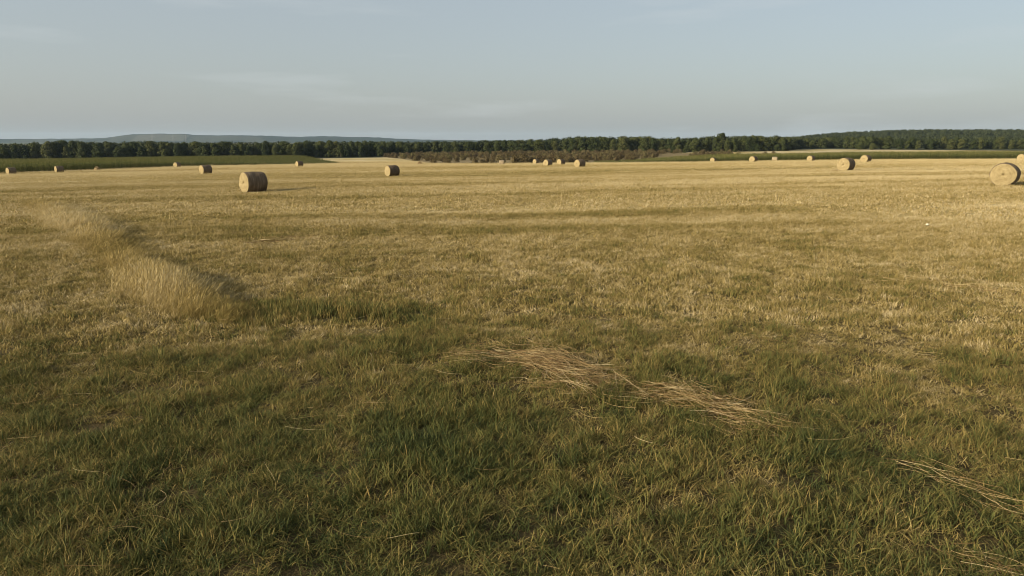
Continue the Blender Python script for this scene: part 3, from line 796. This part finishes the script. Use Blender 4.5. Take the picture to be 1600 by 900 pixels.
# the front of the wood: column, distance of the foot, photo row of the tops
FRONT = [(-70, 398, 224), (0, 402, 223.5), (40, 404, 222.5), (90, 405, 219), (130, 406, 220), (200, 408, 220.5), (235, 408, 219.5), (300, 410, 221.5), (400, 415, 221), (480, 420, 220), (600, 432, 220),
         (700, 452, 219.5), (760, 458, 218.5), (800, 458, 217.5), (850, 456, 216), (905, 452, 212), (930, 450, 213), (985, 450, 212.5), (1010, 448, 214), (1055, 442, 214.5), (1075, 438, 214.5), (1125, 432, 211),
         (1160, 432, 211.5), (1220, 440, 212.5), (1242, 452, 213.5)]
FRONT2 = [(1236, 515, 214.5), (1300, 520, 213), (1335, 500, 213.5), (1350, 478, 212.5), (1420, 472, 213.5), (1500, 474, 213.5), (1600, 474, 214.5), (1690, 476, 214)]
n_tree = [0]
def wood(front, back, step, seed):
    rg = np.random.default_rng(seed); U = [f[0] for f in front]; Ys = [f[1] for f in front]; T = [f[2] for f in front]
    u = U[0]
    while u < U[-1]:
        Y = float(np.interp(u, U, Ys)) + back + rg.uniform(-4, 4); x = tx(u, Y); g = Hs(x, Y)
        top = float(np.interp(u, U, T)); need = CAM_Z + (HORIZON - top) / F_PX * Y - g
        hgt = max(4.5, min(14.5, need * (rg.uniform(0.72, 1.08))))
        if u < 490: lab, gp = "dark broadleaf tree in the long wood behind the left corn field", "trees of the wood behind the left corn"
        elif u < 1045: lab, gp = "dark broadleaf tree in the wood behind the brown shrubs", "trees of the wood behind the shrubs"
        elif u < 1245: lab, gp = "rounded green tree in the tall copse right of the tan bank", "trees of the copse right of the tan bank"
        else: lab, gp = "olive green tree in the wood behind the right stubble strip", "trees of the wood behind the right stubble strip"
        sc_ = hgt / 10.0 * 0.98
        k = rg.integers(0, 8)
        plant("broadleaf_tree", "crown", TREES[k], x, Y, max(0.78, sc_) * rg.uniform(0.72, 1.35), sc_, lab, "tree", gp, rg.random())
        n_tree[0] += 1
        u += step * rg.uniform(0.35, 1.6) * F_PX / Y
wood(FRONT, 0, 4.6, 31); wood(FRONT2, 0, 4.8, 32); wood(FRONT, 6.5, 5.6, 33)
x, Y = tx(1127, 436), 436
plant("broadleaf_tree", "crown", TREES[2], x, Y, 1.15, (CAM_Z + 11.0 / F_PX * Y - Hs(x, Y)) / 10, "tallest tree of the copse, its top standing above the rest", "tree", "trees of the copse right of the tan bank", 0.3)
for u, Y in ((1053, 425), (1072, 424), (1150, 426), (1185, 428), (1215, 432), (1060, 430), (1345, 466), (1365, 462)):
    x = tx(u, Y); plant("round_bush", "foliage", (TREES[u % 8][0], TREES[u % 8][1]), x, Y, 0.55, 0.42, "low rounded green bush at the foot of the right-hand woods", "bush", "bushes at the foot of the right-hand woods", (u % 10) / 10)

# the mass of the woods behind the front trees
def wood_mass():
    src = [leafy("far_crown", 600 + s, 10, 3.9, 16, 420, 0.62, M_LEAF_BG, 0.15) for s in range(4)]
    U = [f[0] for f in FRONT] + [1260, 1300, 1690]; Ys = [f[1] for f in FRONT] + [520, 530, 485]; T = [f[2] for f in FRONT] + [214, 213.5, 214]
    P, S = [], []
    for k in range(2600):
        u = rng.uniform(-140, 1720); b = 14 + 95 * rng.random() ** 1.3
        Y = float(np.interp(u, U, Ys)) + b; x = tx(u, Y); g = Hs(x, Y)
        need = CAM_Z + (HORIZON - float(np.interp(u, U, T)) - 0.6) / F_PX * Y - g
        h = min(13, max(4, need * rng.uniform(0.72, 0.98))) / 10
        P.append((x, Y, g)); S.append((rng.uniform(.8, 1.1), rng.uniform(.8, 1.1), h))
    # the wooded rise on the right
    for k in range(4200):
        u = rng.uniform(1180, 1760); Y = rng.uniform(600, 1120); x = tx(u, Y)
        P.append((x, Y, 0)); h = rng.uniform(.75, 1.1); S.append((rng.uniform(.9, 1.25), rng.uniform(.9, 1.25), h))
    P = np.array(P); P[:, 2] = H(P[:, 0], P[:, 1]) - 0.1
    n = len(P)
    scatter("wood_mass", P, np.stack([np.zeros(n), np.zeros(n), rng.uniform(0, 6.28, n)], 1), np.array(S), rng.integers(0, 4, n), src, {},
            "dense dark wood filling the skyline behind the front trees", "wood")
wood_mass()

# ------------------------------------------------------------------ brown shrubs in rows
def shrubs():
    rg = np.random.default_rng(61)
    pts = []
    for Y in np.concatenate([np.linspace(224, 300, 15), np.linspace(308, 438, 17)]):
        u = 592 + rg.uniform(0, 10)
        while u < 1222:
            yy = Y + rg.uniform(-2.5, 2.5) + 4 * math.sin(u * 0.02); x = tx(u, yy)
            if in_poly(np.array([x]), np.array([yy]), SHRUB)[0]:
                open_ = vnoise(u * 0.017 + 3, yy * 0.045)
                if (700 < u < 805 and 234 < yy < 290 and rg.random() < 0.8) or (835 < u < 880 and 285 < yy < 335): open_ = 1
                if open_ < ((0.62 if yy < 330 else 0.80) if u < 1030 else 0.36): pts.append((x, yy, u))
            u += rg.uniform(2.2, 5.2) * F_PX / Y * (1.0 if Y < 240 else 1.5)
    pts.sort(key=lambda q: q[1])
    for x, y, u in pts[:300]:
        if u < 760: lab, gp = "brown rounded shrub in the left part of the shrub belt", "shrubs in the left part of the shrub belt"
        elif u < 950: lab, gp = "brown rounded shrub in the shrub belt behind the cluster of four bales", "shrubs behind the cluster of four bales"
        else: lab, gp = "olive brown shrub in the shrub belt left of and behind the right corn strip", "shrubs behind the right corn strip"
        k = rg.integers(0, 6); s = rg.uniform(0.9, 1.6)
        plant("brown_shrub", "foliage", SHRUBS[k], x, y, s * 1.1, s * rg.uniform(0.85, 1.2), lab, "shrub", gp, rg.random())
    rest = np.array(pts[300:]); n = len(rest); s = rg.uniform(1.1, 1.7, n)
    scatter("shrub_belt", np.stack([rest[:, 0], rest[:, 1], H(rest[:, 0], rest[:, 1]) - 0.03], 1), np.stack([np.zeros(n), np.zeros(n), rg.uniform(0, 6.28, n)], 1),
            np.stack([s * 1.1, s * 1.1, s], 1), rg.integers(0, 6, n), [q[0] for q in SHRUBS], {}, "far rows of the brown shrub belt at the foot of the wood", "shrubs")
    print("shrubs", len(pts), "trees", n_tree[0])
shrubs()

# ------------------------------------------------------------------ corn
def corn_plant(seed, hgt=1.9):
    rg = np.random.default_rng(seed); Vs, Fs, rn = [], [], []
    for st in range(3):
        ox, oy = rg.uniform(-.35, .35), rg.uniform(-.18, .18); hh = hgt * rg.uniform(.88, 1.08)
        q = len(Vs); w = 0.025
        Vs += [(ox - w, oy, 0), (ox + w, oy, 0), (ox + w * .5, oy, hh), (ox - w * .5, oy, hh)]; Fs.append((q, q + 1, q + 2, q + 3)); rn += [0.5] * 4
        for lf in range(8):
            z = hh * (0.15 + 0.75 * lf / 8 + rg.uniform(-.03, .03)); a = rg.uniform(0, 6.28); L = rg.uniform(.45, .75); c, s = math.cos(a), math.sin(a); w = 0.055; r = rg.random() * 0.92
            prof = [(0, 0, .6), (.45, .26, 1), (.8, .22, .8), (1.0, -.02, .1)]
            q = len(Vs)
            for t, dz, ww in prof:
                Vs += [(ox + c * L * t - s * w * ww, oy + s * L * t + c * w * ww, z + dz * L), (ox + c * L * t + s * w * ww, oy + s * L * t - c * w * ww, z + dz * L)]; rn += [r, r]
            for k in range(3): Fs.append((q + 2 * k, q + 2 * k + 1, q + 2 * k + 3, q + 2 * k + 2))
        q = len(Vs)                                       # tassel
        for k in range(3):
            a = rg.uniform(0, 6.28); q = len(Vs)
            Vs += [(ox - .012, oy, hh), (ox + .012, oy, hh), (ox + .10 * math.cos(a), oy + .1 * math.sin(a), hh + .22), (ox + .10 * math.cos(a) - .02, oy + .1 * math.sin(a), hh + .22)]
            Fs.append((q, q + 1, q + 2, q + 3)); rn += [1.0] * 4
    m = mesh_fast("corn_plant", np.array(Vs), np.array(Fs), M_CORN); attr(m, "rnd", 'FLOAT', np.array(rn, np.float32)); return m
CORN_SRC = [corn_plant(700 + s) for s in range(5)]
def corn(poly, heading, label, rowgap, step, hs=1.0, tip=None):
    pl = np.array(poly); cx, cy = pl.mean(0); R_ = np.hypot(pl[:, 0] - cx, pl[:, 1] - cy).max()
    a, b = np.meshgrid(np.arange(-R_, R_, step), np.arange(-R_, R_, rowgap)); a = a.ravel(); b = b.ravel()
    a = a + rng.uniform(-.3, .3, len(a)) * step; b = b + rng.normal(0, .05, len(b))
    x = cx + a * math.cos(heading) - b * math.sin(heading); y = cy + a * math.sin(heading) + b * math.cos(heading)
    k = in_poly(x, y, poly); x, y = x[k], y[k]; n = len(x)
    rz = heading + rng.choice([0, math.pi], n) + rng.normal(0, .15, n)
    s = rng.uniform(.85, 1.12, n) * (0.88 + 0.25 * fbm(x * .06, y * .06, 3)) * hs
    if tip: s = s * (0.25 + 0.75 * sstep(2, 55, np.hypot(x - tip[0], (y - tip[1]) * 0.55)))
    scatter("corn_field", np.stack([x, y, H(x, y) - .02], 1), np.stack([np.zeros(n), np.zeros(n), rz], 1), np.stack([np.ones(n), np.ones(n), s], 1), rng.integers(0, 5, n), CORN_SRC, {}, label, "corn")
    print("corn", n)
corn(CORN_L, math.radians(62), "green corn field with diagonal rows on the left, below the wood", 0.95, 0.95, 1.0, CORN_L[5])
corn(CORN_R, math.radians(8), "strip of standing green corn behind the bales on the right", 0.95, 0.95, 0.95, CORN_R[0])

# ------------------------------------------------------------------ small things
p = ground_hit(1449, 354)
rg = np.random.default_rng(5)
Vs = []; nn_, mm_ = 9, 7
for a in range(mm_ + 1):
    for b in range(nn_):
        t = b / nn_ * 6.283; f = math.pi * a / mm_; r = 0.055 * (0.75 + 0.5 * rg.random())
        Vs.append((1.25 * r * math.sin(f) * math.cos(t), r * math.sin(f) * math.sin(t), 0.04 + 0.04 * math.cos(f) * rg.uniform(.8, 1.1)))
Fq = [(a * nn_ + b, a * nn_ + (b + 1) % nn_, (a + 1) * nn_ + (b + 1) % nn_, (a + 1) * nn_ + b) for a in range(mm_) for b in range(nn_)]
o = obj("white_scrap", mesh_fast("white_scrap", np.array(Vs), np.array(Fq), M_WHITE), loc=(p[0], p[1], Hs(p[0], p[1]) + 0.04), rz=0.4)
tag(o, "small crumpled whitish scrap lying in the stubble on the right", "scrap")

def pylon(u, Y, h, label):
    Vs, Fs = [], []
    x = tx(u, Y); z = Hs(x, Y)
    for sx in (-1, 1):
        for sy in (-1, 1): tube(Vs, Fs, (sx * 2.6, sy * 2.6, -0.5), (sx * .5, sy * .5, h), 0.16, 0.10, 5)
    for k in range(7):
        f0, f1 = k / 7, (k + 1) / 7; w0, w1 = 2.6 - 2.1 * f0, 2.6 - 2.1 * f1
        for sy in (-1, 1):
            tube(Vs, Fs, (-w0, sy * w0, h * f0), (w1, sy * w1, h * f1), 0.07, 0.07, 4); tube(Vs, Fs, (w0, sy * w0, h * f0), (-w1, sy * w1, h * f1), 0.07, 0.07, 4)
    root = bpy.data.objects.new("power_pylon", None); col.objects.link(root); root.location = (x, Y, z); root.rotation_euler = (0, 0, 0.5)
    tag(root, label, "pylon", "faint power pylons before the hills")
    obj("lattice_tower", mesh_from("lattice_tower", Vs, Fs, M_STEEL), root)
    for zz, w in ((h * .80, 6.5), (h * .93, 4.5)):
        V2, F2 = [], []
        tube(V2, F2, (-w, 0, zz), (w, 0, zz), 0.14, 0.14, 5)
        tube(V2, F2, (-w, 0, zz), (0, 0, zz + 1.6), 0.08, 0.08, 4); tube(V2, F2, (w, 0, zz), (0, 0, zz + 1.6), 0.08, 0.08, 4)
        obj("cross_arm", mesh_from("cross_arm", V2, F2, M_STEEL), root)
pylon(238, 2100, 34, "faint lattice pylon left of the other two before the hill")
pylon(271, 2050, 33, "faint lattice pylon between the other two before the hill")
pylon(291, 2000, 32, "faint lattice pylon right of the other two before the hill")

# ------------------------------------------------------------------ the hazy air
t = NT("haze")
pv = t.new("ShaderNodeVolumePrincipled"); pv.inputs['Color'].default_value = (0.60, 0.80, 1.0, 1); pv.inputs['Density'].default_value = 0.000042
pv.inputs['Density Attribute'].default_value = ""; pv.inputs['Temperature Attribute'].default_value = ""; pv.inputs['Color Attribute'].default_value = ""
t.link(pv.outputs[0], t.out.inputs['Volume'])
b, z0, z1 = 9600, -45, 85
Vb = [(sx * b, sy * b, z) for z in (z0, z1) for sx, sy in ((-1, -1), (1, -1), (1, 1), (-1, 1))]
Fb = [(0, 3, 2, 1), (4, 5, 6, 7), (0, 1, 5, 4), (1, 2, 6, 5), (2, 3, 7, 6), (3, 0, 4, 7)]
tag(obj("haze", mesh_from("haze", Vb, Fb, t.m)), "thin pale evening haze over the whole landscape", "haze", kind="stuff")
